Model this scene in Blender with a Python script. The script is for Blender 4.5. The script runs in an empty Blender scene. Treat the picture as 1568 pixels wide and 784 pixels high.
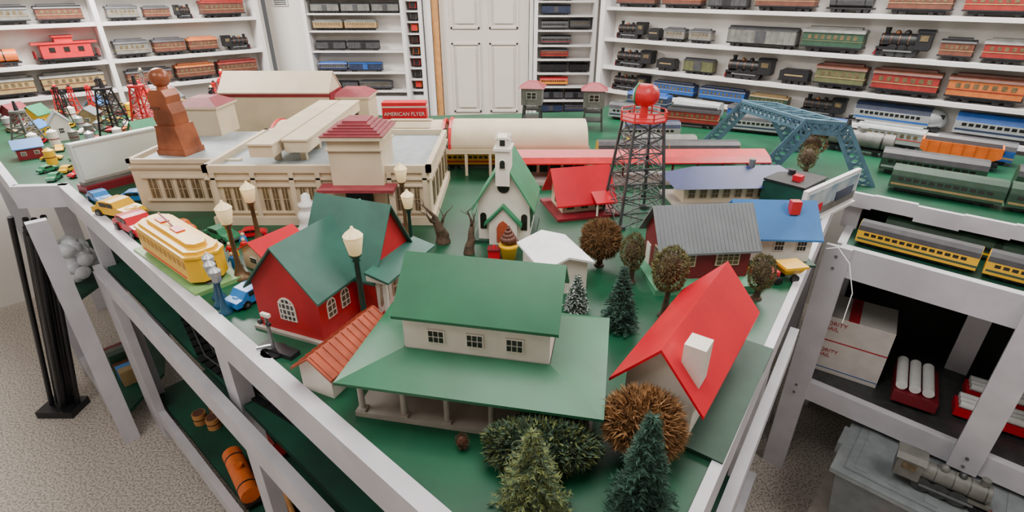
import bpy, bmesh, math, random
from mathutils import Matrix, Vector
R=random.Random(7)
T=1.30
pi=math.pi
def hx(h):
    o=[]
    for i in (0,2,4):
        v=int(h[i:i+2],16)/255.0
        o.append(v/12.92 if v<=.04045 else ((v+.055)/1.055)**2.4)
    return o
MATS={}
def mat(name,col,rough=.5,var=.12,scale=25,metal=0,emit=0,bump=0,col2=None,spec=.5,contrast=(.35,.65),alpha=1,detail=4,ecol=None):
    if name in MATS: return MATS[name]
    m=bpy.data.materials.new(name);m.use_nodes=True
    n=m.node_tree.nodes;l=m.node_tree.links;p=n['Principled BSDF']
    c=hx(col)
    tc=n.new('ShaderNodeTexCoord');no=n.new('ShaderNodeTexNoise')
    no.inputs['Scale'].default_value=scale;no.inputs['Detail'].default_value=detail
    l.new(tc.outputs['Object'],no.inputs['Vector'])
    r=n.new('ShaderNodeValToRGB');r.color_ramp.elements[0].position=contrast[0];r.color_ramp.elements[1].position=contrast[1]
    a=[x*(1-var) for x in c];b=hx(col2) if col2 else [min(1,x*(1+var)) for x in c]
    r.color_ramp.elements[0].color=(*a,1);r.color_ramp.elements[1].color=(*b,1)
    l.new(no.outputs['Fac'],r.inputs['Fac']);l.new(r.outputs['Color'],p.inputs['Base Color'])
    p.inputs['Roughness'].default_value=rough;p.inputs['Metallic'].default_value=metal
    p.inputs['Specular IOR Level'].default_value=spec
    p.inputs['Alpha'].default_value=alpha
    if emit:
        p.inputs['Emission Color'].default_value=(*(hx(ecol) if ecol else c),1);p.inputs['Emission Strength'].default_value=emit
    if bump:
        bp=n.new('ShaderNodeBump');bp.inputs['Strength'].default_value=bump;bp.inputs['Distance'].default_value=.004
        l.new(no.outputs['Fac'],bp.inputs['Height']);l.new(bp.outputs['Normal'],p.inputs['Normal'])
    MATS[name]=m
    return m
# ---------------------------------------------------------------- materials
mat('table_green','06452d',.42,.3,5,bump=.12,contrast=(.3,.7),col2='0a5437')
mat('shelf_green','0a4331',.6,.3,6)
mat('roof_green','1d6040',.42,.16,9,bump=.2,contrast=(.3,.7))
mat('roof_green_dk','2b5c50',.5,.15,12,bump=.15)
mat('green_trim','2a7c56',.5,.1)
mat('green_base','1a4030',.6,.15)
mat('lt_green_base','4c8a68',.6,.15)
mat('pale_green','7aa566',.5,.12)
mat('post_green','123d35',.4,.15)
mat('white_paint','dad7d6',.5,.04,3)
mat('beam_white','c4c2ca',.45,.08,8)
mat('wall_white','dedad5',.7,.03,2)
mat('house_white','e2dcd2',.55,.08,12)
mat('cream','c9b99f',.6,.07,10)
mat('cream_dk','a8977c',.6,.08,10)
mat('platform_grey','a89f97',.6,.08)
mat('sign_grey','c4ccc8',.5,.05,6)
mat('red_bright','c80826',.33,.1,8)
mat('red_house','b00a18',.55,.1,20)
mat('red_dark','741220',.5,.1)
mat('red_brown','86303a',.6,.12,30)
mat('red_tower','bc1a22',.4,.1)
mat('orange_roof','a4482c',.65,.18,30)
mat('grey_roof','70767a',.5,.08,20)
mat('blue_roof','2f70b2',.45,.1,12)
mat('navy_roof','243268',.45,.12,12)
mat('blue_toy','2a78c0',.35,.1)
mat('blue_lamp','1c4a64',.4,.1)
mat('window_dark','20201e',.25,.1)
mat('window_amber','5e5038',.4,.35,60)
mat('black','16161a',.45,.2)
mat('steel','8a8e90',.35,.1,metal=.7)
mat('steel_dark','4c4f50',.4,.2,metal=.5)
mat('deck_grey','98a2a6',.5,.1)
mat('bridge_blue','46687a',.5,.15)
mat('yellow','e6b008',.35,.08,10)
mat('yellow_dk','b07c14',.4,.08,10)
mat('orange','d8661c',.45,.12)
mat('brown','5a3424',.6,.2)
mat('choc','5c3226',.45,.1,40)
mat('wood_copper','8a4c30',.33,.4,10,metal=.25,bump=.15)
mat('copper','8a5a3c',.35,.2,metal=.6)
mat('bronze','6b5238',.4,.2,metal=.4)
mat('globe','f4e0b4',.3,.03,emit=.35,ecol='f4cc84')
mat('bark','4a3a2c',.8,.3,60,bump=.5)
mat('leaf_olive','6c7644',.8,.35,60)
mat('leaf_dark','2c4a3c',.8,.35,60)
mat('leaf_teal','2d4f42',.8,.35,60)
mat('leaf_grey','3e5340',.8,.35,60)
mat('leaf_brown','6e4f2e',.85,.35,60)
mat('leaf_rust','966c42',.85,.3,60)
mat('leaf_moss','5e5635',.85,.35,60)
mat('snow','e4e6e6',.6,.05)
mat('car_olive','56583a',.5,.15);mat('car_brown','603629',.5,.2);mat('car_maroon','842622',.45,.15)
mat('car_green','2a4636',.45,.15);mat('car_blue','24529a',.4,.12);mat('car_grey','6a6a66',.5,.2)
mat('car_orange','b6622c',.45,.15);mat('car_tan','967e56',.5,.15);mat('car_navy','26304a',.4,.15)
mat('car_silver','a8acae',.35,.1,metal=.4);mat('car_red','c0202a',.4,.1);mat('car_dkgrey','3c3c40',.5,.2)
mat('floor_speckle','a0978e',.6,.3,110,contrast=(.40,.56),col2='c8bfb6',detail=8)
mat('door_white','d0c9c0',.45,.03,3)
mat('wood_trim','c08850',.5,.15,20)
mat('cardboard_white','cfcac6',.7,.05);mat('print_red','b02030',.6,.1);mat('print_blue','2858a0',.6,.1)
mat('bin_plastic','9aa2a6',.2,.1,alpha=.55)
mat('bag_plastic','e4e8ec',.25,.05,bump=.6,alpha=.85)
mat('painted_shade','121214',.9,.2)  # near-black colour standing in for the shade beneath table and rack
mat('ceiling_white','d8d5d0',.8,.03)
mat('picture_sky','88a8c0',.5,.3,12,col2='c0c8c8')

class B:
    def __init__(s):
        s.v=[];s.f=[];s.mi=[];s.sm=[];s.names=[];s.M=Matrix.Identity(4);s.st=[]
    def push(s,x=0,y=0,z=0,rz=0,sc=1,rx=0,ry=0):
        s.st.append(s.M.copy());s.M=s.M@Matrix.Translation((x,y,z))@Matrix.Rotation(rz,4,'Z')@Matrix.Rotation(ry,4,'Y')@Matrix.Rotation(rx,4,'X')@Matrix.Scale(sc,4);return s
    def pop(s): s.M=s.st.pop()
    def add(s,vs,fs,m,sm=False):
        o=len(s.v);M=s.M
        s.v.extend([tuple(M@Vector(v)) for v in vs])
        if m not in s.names: s.names.append(m)
        k=s.names.index(m)
        for f in fs:
            s.f.append([i+o for i in f]);s.mi.append(k);s.sm.append(sm)
    def box(s,x0,x1,y0,y1,z0,z1,m):
        s.add([(x0,y0,z0),(x1,y0,z0),(x1,y1,z0),(x0,y1,z0),(x0,y0,z1),(x1,y0,z1),(x1,y1,z1),(x0,y1,z1)],
              [(0,3,2,1),(4,5,6,7),(0,1,5,4),(1,2,6,5),(2,3,7,6),(3,0,4,7)],m)
    def cb(s,cx,cy,cz,w,d,h,m): s.box(cx-w/2,cx+w/2,cy-d/2,cy+d/2,cz-h/2,cz+h/2,m)
    def cyl(s,p0,p1,r0,r1,m,seg=12,sm=True,ph=0):
        p0=Vector(p0);p1=Vector(p1);a=(p1-p0).normalized()
        q=Vector((0,0,1)) if abs(a.z)<.9 else Vector((1,0,0))
        u=a.cross(q).normalized();w=a.cross(u)
        vs=[]
        for p,r in((p0,r0),(p1,r1)):
            for i in range(seg):
                t=2*pi*i/seg+ph;vs.append(p+u*(r*math.cos(t))+w*(r*math.sin(t)))
        s.add(vs,[(i,(i+1)%seg,(i+1)%seg+seg,i+seg) for i in range(seg)],m,sm)
        s.add(vs,[tuple(range(seg)),tuple(range(2*seg-1,seg-1,-1))],m,False)
    def bar(s,p0,p1,w,m): s.cyl(p0,p1,w*.7,w*.7,m,4,False,pi/4)
    def tube(s,pts,r,m,seg=8):
        for i in range(len(pts)-1):
            ra=r[i] if isinstance(r,list) else r;rb=r[i+1] if isinstance(r,list) else r
            s.cyl(pts[i],pts[i+1],ra,rb,m,seg)
    def sph(s,c,r,m,seg=14,rings=9):
        if not isinstance(r,(tuple,list)): r=(r,r,r)
        vs=[(c[0],c[1],c[2]-r[2])]
        for j in range(1,rings):
            t=pi*j/rings-pi/2
            for i in range(seg):
                a=2*pi*i/seg;vs.append((c[0]+r[0]*math.cos(t)*math.cos(a),c[1]+r[1]*math.cos(t)*math.sin(a),c[2]+r[2]*math.sin(t)))
        vs.append((c[0],c[1],c[2]+r[2]));fs=[]
        for i in range(seg):
            fs.append((0,1+(i+1)%seg,1+i))
            for j in range(rings-2):
                a=1+j*seg+i;b=1+j*seg+(i+1)%seg;fs.append((a,b,b+seg,a+seg))
            k=1+(rings-2)*seg;fs.append((k+i,k+(i+1)%seg,len(vs)-1))
        s.add(vs,fs,m,True)
    def lathe(s,prof,m,x=0,y=0,seg=16):
        vs=[];n=len(prof)
        for r,z in prof:
            for i in range(seg):
                a=2*pi*i/seg;vs.append((x+r*math.cos(a),y+r*math.sin(a),z))
        fs=[]
        for j in range(n-1):
            for i in range(seg):
                a=j*seg+i;b=j*seg+(i+1)%seg;fs.append((a,b,b+seg,a+seg))
        s.add(vs,fs,m,True);s.add(vs,[tuple(range(seg))[::-1],tuple(range((n-1)*seg,n*seg))],m)
    def extr(s,poly,y0,y1,m,sm=False):
        n=len(poly);vs=[(x,y0,z) for x,z in poly]+[(x,y1,z) for x,z in poly]
        s.add(vs,[tuple(range(n)),tuple(range(2*n-1,n-1,-1))],m)
        s.add(vs,[(i,(i+1)%n,(i+1)%n+n,i+n) for i in range(n)],m,sm)
    def slabz(s,poly,z0,z1,m):
        n=len(poly);vs=[(x,y,z0) for x,y in poly]+[(x,y,z1) for x,y in poly]
        s.add(vs,[tuple(range(n))[::-1],tuple(range(n,2*n))]+[(i,(i+1)%n,(i+1)%n+n,i+n) for i in range(n)],m)
    def slab(s,q,t,m):
        vs=[tuple(p) for p in q]+[(p[0],p[1],p[2]-t) for p in q];n=len(q)
        s.add(vs,[tuple(range(n)),tuple(range(2*n-1,n-1,-1))]+[(i,(i+1)%n,(i+1)%n+n,i+n) for i in range(n)],m)
    def gable(s,w,L,h,r,wall,roof,ov=.012,t=.006,z0=0):
        s.extr([(-w/2,z0),(w/2,z0),(w/2,h),(0,r),(-w/2,h)],-L/2,L/2,wall)
        k=(r-h)/(w/2);y=L/2+ov
        for g in(-1,1):
            ex=g*(w/2+ov);ez=h-k*ov+t
            s.slab([(0,-y,r+t),(ex,-y,ez),(ex,y,ez),(0,y,r+t)],t,roof)
    def hip(s,x0,x1,y0,y1,z0,z1,ins,m):
        a=[(x0,y0,z0),(x1,y0,z0),(x1,y1,z0),(x0,y1,z0)];b=[(x0+ins,y0+ins,z1),(x1-ins,y0+ins,z1),(x1-ins,y1-ins,z1),(x0+ins,y1-ins,z1)]
        s.add(a+b,[(0,3,2,1),(4,5,6,7),(0,1,5,4),(1,2,6,5),(2,3,7,6),(3,0,4,7)],m)
    def win(s,x,z,w,h,y,fr='house_white',pn='window_dark',nx=3,nz=2,arch=False):
        f=.12*min(w,h)
        if arch:
            poly=[(x-w/2,z-h/2),(x+w/2,z-h/2)]+[(x+w/2*math.cos(a*pi/8),z+h/2-w/2+w/2*math.sin(a*pi/8)) for a in range(9)]
            s.extr(poly,y-.002,y+.001,fr)
            pl=[(x+(px-x)*.8,z+(pz-z)*.86) for px,pz in poly];s.extr(pl,y-.0028,y-.001,pn)
            for i in range(1,nx): s.box(x-w/2+w*i/nx-f/4,x-w/2+w*i/nx+f/4,y-.0036,y-.001,z-h/2,z+h/2-.1*w,fr)
            for i in range(1,nz): s.box(x-w/2*.9,x+w/2*.9,y-.0036,y-.001,z-h/2+h*i/nz-f/4,z-h/2+h*i/nz+f/4,fr)
            return
        s.box(x-w/2,x+w/2,y-.003,y+.001,z-h/2,z+h/2,fr)
        cw=(w-f)/nx;ch=(h-f)/nz
        for i in range(nx):
            for j in range(nz):
                cx=x-w/2+f/2+cw*(i+.5);cz=z-h/2+f/2+ch*(j+.5)
                s.box(cx-cw*.41,cx+cw*.41,y-.0038,y-.001,cz-ch*.41,cz+ch*.41,pn)
    def build(s,name,loc=(0,0,0),rz=0,recalc=True):
        me=bpy.data.meshes.new(name);me.from_pydata(s.v,[],s.f)
        for k in s.names: me.materials.append(MATS[k])
        me.polygons.foreach_set('material_index',s.mi);me.polygons.foreach_set('use_smooth',s.sm)
        if recalc:
            bm=bmesh.new();bm.from_mesh(me);bmesh.ops.recalc_face_normals(bm,faces=bm.faces);bm.to_mesh(me);bm.free()
        o=bpy.data.objects.new(name,me);bpy.context.scene.collection.objects.link(o)
        o.location=loc;o.rotation_euler=(0,0,rz);return o
def text(body,size,m,parent,loc,rot,ext=.0006):
    cu=bpy.data.curves.new('lettering','FONT');cu.body=body;cu.size=size;cu.align_x='CENTER';cu.align_y='CENTER';cu.extrude=ext
    cu.materials.append(MATS[m]);o=bpy.data.objects.new('lettering',cu);bpy.context.scene.collection.objects.link(o)
    o.parent=parent;o.location=loc;o.rotation_euler=rot
rad=math.radians
# ---------------------------------------------------------------- trains
def wheels(b,xs,r,w,m='black',z=None):
    for x in xs:
        for g in(-1,1): b.cyl((x,g*w,r),(x,g*(w-.006),r),r,r,m,10)
        b.cyl((x,-w,r),(x,w,r),r*.25,r*.25,m,5)
def passenger(b,L,body,roof,trim='car_tan',wn='window_amber',H=.105,W=.04):
    wheels(b,[-L/2+.035,-L/2+.07,L/2-.07,L/2-.035],.011,W*.62)
    for g in(-1,1): b.box(g*(L/2-.052)-.03,g*(L/2-.052)+.03,-W*.6,W*.6,.012,.02,'black')
    b.box(-L*.2,L*.2,-W*.5,W*.5,.010,.02,'black')
    b.box(-L/2,L/2,-W,W,.02,.026,'black')
    b.box(-L/2+.004,L/2-.004,-W*.96,W*.96,.026,H*.78,body)
    b.box(-L/2+.002,L/2-.002,-W*1.0,W*1.0,H*.44,H*.47,trim)
    n=max(5,int(L/.03));d=(L-.04)/n
    for i in range(n):
        x=-L/2+.02+d*(i+.5)
        for g in(-1,1):
            y=g*W*.985;b.box(x-d*.28,x+d*.28,min(y,y-g*.004),max(y,y-g*.004),H*.52,H*.68,wn)
    b.push(rz=pi/2)
    b.extr([(-W*1.05,H*.77),(W*1.05,H*.77),(W*.95,H*.85),(W*.55,H*.91),(-W*.55,H*.91),(-W*.95,H*.85)],-L/2,L/2,roof)
    b.extr([(-W*.42,H*.9),(W*.42,H*.9),(W*.38,H*.98),(W*.2,H),(-W*.2,H),(-W*.38,H*.98)],-L/2+.02,L/2-.02,roof)
    b.pop()
def streamliner(b,L,body,roof,stripe,nose=False,H=.095,W=.038,wn='window_dark'):
    wheels(b,[-L/2+.035,-L/2+.065,L/2-.065,L/2-.035],.011,W*.62)
    b.box(-L/2+.02,L/2-.02,-W*.8,W*.8,.008,.02,'black')
    prof=lambda k,zt:[(-W*k,.018),(W*k,.018),(W*k,.062*zt),(W*.85*k,.08*zt),(W*.45*k,.092*zt),(-W*.45*k,.092*zt),(-W*.85*k,.08*zt),(-W*k,.062*zt)]
    b.push(rz=pi/2)
    x0=-L/2;x1=L/2-(.06 if nose else 0)
    b.extr(prof(1,1),-x1,-x0,body)
    b.extr([(-W*1.01,.064),(W*1.01,.064),(W*.86,.081),(W*.46,.0935),(-W*.46,.0935),(-W*.86,.081)],-x1+.001,-x0-.001,roof)
    b.pop()
    if nose:
        b.push(L/2-.06,0,0);b.sph((0,0,.05),(.06,W,.043),body);b.box(.02,.045,-W*.7,W*.7,.058,.074,'window_dark');b.pop()
    n=max(6,int(L/.026));d=(L-.05-(.06 if nose else 0))/n
    for g in(-1,1):
        y=g*W*1.005
        b.box(-L/2+.005,x1,min(y,y-g*.003),max(y,y-g*.003),.028,.036,stripe)
        for i in range(n):
            x=-L/2+.02+d*(i+.5);b.box(x-d*.36,x+d*.36,min(y,y-g*.003),max(y,y-g*.003),.046,.058,wn)
def boxcar(b,L,body,roof,H=.1,W=.038):
    wheels(b,[-L/2+.03,-L/2+.06,L/2-.06,L/2-.03],.011,W*.62)
    b.box(-L/2,L/2,-W*.8,W*.8,.014,.022,'black');b.box(-L/2+.004,L/2-.004,-W,W,.022,H*.85,body)
    for i in range(int(L/.03)):
        x=-L/2+.015+i*.03
        b.box(x-.0015,x+.0015,-W-.002,W+.002,.022,H*.85,body)
    b.box(-.025,.025,-W-.004,W+.004,.026,H*.8,roof)
    b.push(rz=pi/2);b.extr([(-W*1.06,H*.84),(W*1.06,H*.84),(0,H*.96)],-L/2,L/2,roof);b.pop()
    b.box(-L/2,L/2,-.006,.006,H*.95,H,'black')
def hopper(b,L,body,H=.085,W=.038):
    wheels(b,[-L/2+.03,-L/2+.06,L/2-.06,L/2-.03],.011,W*.62);b.box(-L/2,L/2,-W*.7,W*.7,.014,.022,'black')
    b.extr([(-L/2+.05,.022),(L/2-.05,.022),(L/2,H*.6),(L/2,H),(-L/2,H),(-L/2,H*.6)],-W,W,body)
    for i in range(int(L/.035)):
        x=-L/2+.02+i*.035;b.box(x-.002,x+.002,-W-.003,W+.003,H*.5,H,body)
    b.box(-L/2+.006,L/2-.006,-W*.9,W*.9,H-.001,H+.001,'black')
def tank(b,L,body,H=.09,W=.034):
    wheels(b,[-L/2+.03,-L/2+.06,L/2-.06,L/2-.03],.011,W*.7);b.box(-L/2,L/2,-W*.8,W*.8,.016,.024,'black')
    b.cyl((-L/2+.01,0,.055),(L/2-.01,0,.055),.032,.032,body,14);b.cyl((0,0,.08),(0,0,.1),.014,.014,body,10)
    for x in(-L*.3,L*.3): b.cyl((x-.003,0,.055),(x+.003,0,.055),.033,.033,'black',14)
def steam(b,L,body='black',trim='copper',H=.115,W=.036):
    wheels(b,[-L*.18,-L*.02,L*.14],.026,W*.75,'steel_dark' if body!='black' else 'black');wheels(b,[L*.3,L*.37],.012,W*.7)
    for g in(-1,1): b.box(-L*.2,L*.28,g*W*.8-.002,g*W*.8+.002,.022,.028,'steel')
    b.box(-L*.45,L*.42,-W*.7,W*.7,.03,.04,body);b.cyl((-L*.22,0,.066),(L*.38,0,.066),.028,.027,body,14)
    for x in(-L*.1,L*.06,L*.2,L*.34): b.cyl((x-.001,0,.066),(x+.001,0,.066),.0287,.0287,trim,14)
    b.cyl((L*.3,0,.09),(L*.3,0,H),.009,.012,body,10);b.sph((L*.12,0,.094),(.011,.011,.012),trim);b.sph((-L*.04,0,.094),(.013,.013,.014),body)
    b.box(-L*.46,-L*.22,-W,W,.034,.1,body);b.push(rz=pi/2);b.extr([(-W*1.1,.1),(W*1.1,.1),(W*.6,.112),(-W*.6,.112)],L*.2,L*.48,body);b.pop()
    for g in(-1,1): b.box(-L*.41,-L*.28,g*W-.002,g*W+.002,.068,.09,'window_amber')
    b.cyl((L*.38,0,.066),(L*.4,0,.066),.012,.01,'steel',10)
    b.add([(L*.4,-W,.03),(L*.4,W,.03),(L*.48,0,.006),(L*.4,-W,.006),(L*.4,W,.006)],[(0,1,2),(0,2,3),(1,4,2),(0,3,4,1)],'red_dark')
def tender(b,L,body='black',W=.036):
    wheels(b,[-L*.3,-L*.12,L*.12,L*.3],.011,W*.7);b.box(-L/2,L/2,-W*.9,W*.9,.018,.024,'black')
    b.box(-L/2+.005,L/2-.005,-W,W,.024,.07,body);b.box(-L/2+.01,L/2-.02,-W*.8,W*.8,.07,.078,'black')
    for g in(-1,1): b.box(-L*.3,L*.3,g*W-.001,g*W+.001,.045,.052,'car_tan')
def caboose(b,L,body,W=.038):
    wheels(b,[-L/2+.025,-L/2+.05,L/2-.05,L/2-.025],.011,W*.62);b.box(-L/2,L/2,-W,W,.016,.022,'black')
    b.box(-L/2+.025,L/2-.025,-W*.95,W*.95,.022,.075,body);b.box(-L/2,L/2,-W*1.05,W*1.05,.075,.081,body)
    b.box(-.03,.03,-W*.7,W*.7,.081,.1,body);b.box(-.036,.036,-W*.85,W*.85,.1,.105,body)
    for g in(-1,1):
        for x in(-L*.22,0,L*.22): b.box(x-.01,x+.01,g*W*.95-.002,g*W*.95+.002,.045,.063,'window_dark')
        for x in(-1,1):
            for k in(-1,0,1): b.bar((x*(L/2-.003),k*W*.9,.02),(x*(L/2-.003),k*W*.9,.05),.003,body)
KINDS={'p':lambda b,L,c:passenger(b,L,c[0],c[1],c[2]),'s':lambda b,L,c:streamliner(b,L,c[0],c[1],c[2]),
 'n':lambda b,L,c:streamliner(b,L,c[0],c[1],c[2],True),'b':lambda b,L,c:boxcar(b,L,c[0],c[1]),'h':lambda b,L,c:hopper(b,L,c[0]),
 't':lambda b,L,c:tank(b,L,c[0]),'l':lambda b,L,c:steam(b,L,c[0],c[1]),'d':lambda b,L,c:tender(b,L,c[0]),'c':lambda b,L,c:caboose(b,L,c[0])}
NM={'p':'toy_passenger_car','s':'toy_streamlined_coach','n':'toy_streamlined_locomotive','b':'toy_boxcar','h':'toy_hopper_car','t':'toy_tank_car','l':'toy_steam_locomotive','d':'toy_tender','c':'toy_caboose'}
def put_train(k,L,c,x,y,z,rz,sc=1):
    b=B();b.push(sc=sc);KINDS[k](b,L/sc,c);return b.build(NM[k],(x,y,z),rz)
# ---------------------------------------------------------------- room shell
b=B();b.slabz([(-5,-2),(5,-2),(5,5.6),(-5,5.6)],-.05,0,'floor_speckle');b.build('floor')
b=B();b.slabz([(-5,-2),(5,-2),(5,5.6),(-5,5.6)],2.9,2.95,'ceiling_white');b.build('ceiling')
WR=(.72,4.35);AR=math.atan2(-1.8,1.98)
WL=(-3.15,3.5);AL=pi/4
b=B();b.box(.06,5.4,.152,.25,0,2.9,'wall_white');b.build('wall_right',(*WR,0),AR)
b=B();b.box(-2.6,1.70,.152,.25,0,2.9,'wall_white');b.build('wall_left',(*WL,0),AL)
b=B();b.box(-2.05,-.66,4.88,4.98,0,2.9,'wall_white');b.box(-.66,.18,4.88,4.98,2.46,2.9,'wall_white');b.box(.18,1.0,4.88,4.98,0,2.9,'wall_white')
b.box(-.66,.18,4.9,4.98,0,2.46,'wall_white')
b.build('wall_back')
b=B();b.box(-5,5,-2.1,-2,0,2.9,'wall_white');b.build('wall_front')
b=B();b.box(-5,-4.9,-2,1.8,0,2.9,'wall_white');b.build('wall_west')
b=B();b.box(4.9,5,-2,.7,0,2.9,'wall_white');b.build('wall_east')
# door
b=B();b.box(-.60,.14,4.80,4.85,.01,2.4,'door_white')
for x0,x1 in((-.51,-.27),(-.19,.05)):
    for z0,z1 in((1.73,1.98),(1.05,1.62),(.2,.92),(2.06,2.3)):
        for (a0,a1,c0,c1) in((x0,x1,z0,z0+.014),(x0,x1,z1-.014,z1),(x0,x0+.014,z0,z1),(x1-.014,x1,z0,z1)): b.box(a0,a1,4.785,4.8,c0,c1,'door_white')
        b.box(x0+.04,x1-.04,4.785,4.8,z0+.04,z1-.04,'door_white')
b.cyl((.1,4.8,1.0),(.1,4.75,1.0),.012,.012,'steel');b.sph((.1,4.74,1.0),.028,'steel')
b.build('door_1')
b=B();b.box(-.655,-.605,4.76,4.875,0,2.45,'wood_trim');b.build('trim_1')
b=B();b.box(.145,.175,4.76,4.875,0,2.45,'white_paint');b.build('trim_2')
b=B();b.box(-.72,-.66,4.74,4.87,0,2.5,'white_paint');b.build('trim_3')
b=B();b.box(-1.98,-1.86,4.865,4.88,1.9,2.02,'white_paint')
for i in range(7): b.box(-1.97,-1.87,4.86,4.868,1.91+i*.015,1.917+i*.015,'steel_dark')
b.build('wall_vent')
# right wall shelves
SZ=[2.125,1.91,1.695,1.495,1.32]
b=B()
for z in SZ: b.box(-.02,4.4,0,.148,z-.022,z,'white_paint')
b.box(-.06,-.02,-.02,.148,0,2.5,'white_paint');b.box(-.02,4.4,.14,.148,1.2,2.5,'wall_white')
b.build('wall_display_shelf',(*WR,0),AR)
def onwall(W,A,s,out): return (W[0]+math.cos(A)*s-math.sin(A)*out,W[1]+math.sin(A)*s+math.cos(A)*out)
def rowR(z,items):
    for k,s0,s1,c,sc in items:
        x,y=onwall(WR,AR,(s0+s1)/2,.075);put_train(k,s1-s0-.01,c,x,y,z,AR+(pi if k in'ld' else 0),sc)
BK=('black','copper','car_tan')
rowR(SZ[1],[('p',.03,.36,('car_brown','car_dkgrey','car_tan'),1.1),('p',.4,.7,('car_brown','black','car_orange'),1.1),('b',.73,1.0,('car_dkgrey','black','black'),1.1),('p',1.04,1.4,('car_brown','car_dkgrey','car_tan'),1.2),('t',1.45,1.7,('car_dkgrey','black','black'),1.2),('p',1.75,2.05,('car_brown','black','car_tan'),1.2),('p',2.08,2.4,('car_maroon','black','car_tan'),1.2),('p',2.45,2.8,('car_brown','black','car_tan'),1.2)])
rowR(SZ[2],[('l',.03,.3,BK,1.05),('d',.31,.42,BK,1.05),('p',.44,.61,('car_grey','car_dkgrey','car_tan'),.9),('p',.63,.8,('car_grey','car_dkgrey','car_tan'),.9),('b',.9,1.34,('car_grey','car_dkgrey','black'),1.25),('p',1.36,1.7,('car_green','car_grey','car_olive'),1.35),('l',1.73,2.02,BK,1.3),('p',2.04,2.2,('car_brown','black','car_tan'),1.1),('p',2.22,2.42,('car_maroon','car_grey','car_tan'),1.15),('l',2.45,2.8,BK,1.2)])
rowR(SZ[3],[('l',.03,.39,BK,1.15),('d',.41,.57,BK,1.1),('b',.62,.85,('car_olive','car_dkgrey','black'),1.05),('l',.9,1.24,BK,1.25),('d',1.27,1.46,BK,1.15),('p',1.48,1.76,('car_olive','car_brown','car_tan'),1.4),('p',1.78,2.11,('car_maroon','car_brown','car_tan'),1.4),('p',2.13,2.46,('car_orange','car_brown','car_maroon'),1.4),('p',2.5,2.85,('car_orange','car_brown','car_maroon'),1.4)])
rowR(SZ[4],[('l',.02,.37,('black','copper',0),1.1),('p',.41,.74,('car_blue','car_navy','car_silver'),1.05),('p',.77,1.1,('car_blue','car_navy','car_silver'),1.05),('p',1.12,1.37,('car_green','car_tan','car_orange'),.95),('l',1.42,1.7,BK,1.1),('n',1.74,2.2,('car_silver','car_navy','car_blue'),1.35),('s',2.22,2.62,('car_silver','car_blue','car_navy'),1.35),('s',2.65,3.0,('car_silver','car_blue','car_navy'),1.3)])
# left wall shelves
b=B()
for z in(2.06,1.83,1.59,1.40): b.box(-1.6,1.58,0,.148,z-.022,z,'white_paint')
for x in(.52,1.58,-.9): b.box(x,x+.03,-.01,.148,1.0,2.5,'white_paint')
b.build('wall_display_shelf',(*WL,0),AL)
def rowL(z,items):
    for k,s0,s1,c,sc in items:
        x,y=onwall(WL,AL,(s0+s1)/2,.075);put_train(k,s1-s0-.01,c,x,y,z,AL,sc)
rowL(1.83,[('p',.6,.8,('car_grey','car_dkgrey','car_tan'),1),('p',.82,1.0,('car_brown','car_dkgrey','car_tan'),.9),('l',1.02,1.15,BK,.85),('p',1.2,1.52,('car_brown','car_maroon','car_tan'),1.25),('p',-.1,.2,('car_grey','black','car_tan'),1.1),('p',.22,.48,('car_brown','black','car_tan'),1.1),('p',-.4,-.12,('car_grey','black','car_tan'),1.1)])
rowL(1.59,[('p',.58,.8,('car_grey','car_dkgrey','car_tan'),1.2),('p',.82,1.04,('car_brown','car_dkgrey','car_tan'),1.15),('p',1.05,1.27,('car_brown','car_orange','car_tan'),1.1),('l',1.3,1.53,BK,1),('t',-.32,.08,('orange','car_maroon','black'),1.2),('c',.14,.5,('car_red','black','black'),1.6)])
rowL(1.40,[('p',.6,.9,('car_brown','car_dkgrey','car_tan'),1.1),('p',.92,1.2,('car_brown','car_orange','car_tan'),1.2),('p',1.22,1.53,('car_brown','car_maroon','car_tan'),1.2),('p',-.3,.1,('car_tan','car_grey','car_brown'),1.3),('p',.12,.48,('car_tan','car_grey','car_brown'),1.3)])
# back cases
def case(name,x0,x1,zs,y,pal,kinds,Ls):
    b=B();ztop=2.35
    b.box(x0-.03,x0,y-.01,y+.155,0,ztop,'white_paint');b.box(x1,x1+.03,y-.01,y+.155,0,ztop,'white_paint')
    for z in zs: b.box(x0,x1,y,y+.15,z-.012,z,'white_paint')
    b.box(x0,x1,y,y+.15,0,zs[-1]-.05,'white_paint');b.box(x0,x1,y+.145,y+.155,0,ztop,'wall_white')
    b.build(name)
    t=B()
    for i,z in enumerate(zs):
        x=x0+.02
        while x+Ls*.7<x1:
            L=min(R.uniform(.8,1.1)*Ls,x1-x-.01);col=pal[i%len(pal)]
            k=R.choice(kinds);t.push(x+L/2,y+.06,z+.001,sc=.78);KINDS[k](t,(L-.015)/.78,col);t.pop();x+=L
    t.build('toy_train_collection')
DK=('car_dkgrey','black','car_grey')
case('display_case',-1.66,-.9,[1.97,1.85,1.72,1.565,1.395,1.245],4.70,[('car_orange','car_grey','car_tan'),('car_grey','car_dkgrey','car_tan'),('car_tan','car_grey','car_orange'),DK,('car_navy','car_blue','car_silver'),DK],'psb',.3)
case('display_case',-.86,-.76,[1.95,1.87,1.79,1.70,1.61,1.52,1.43,1.34,1.25],4.72,[('orange','black','black'),('car_red','black','black'),('car_grey','black','black'),('orange','car_red','black'),('car_maroon','black','black')],'b',.1)
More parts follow.
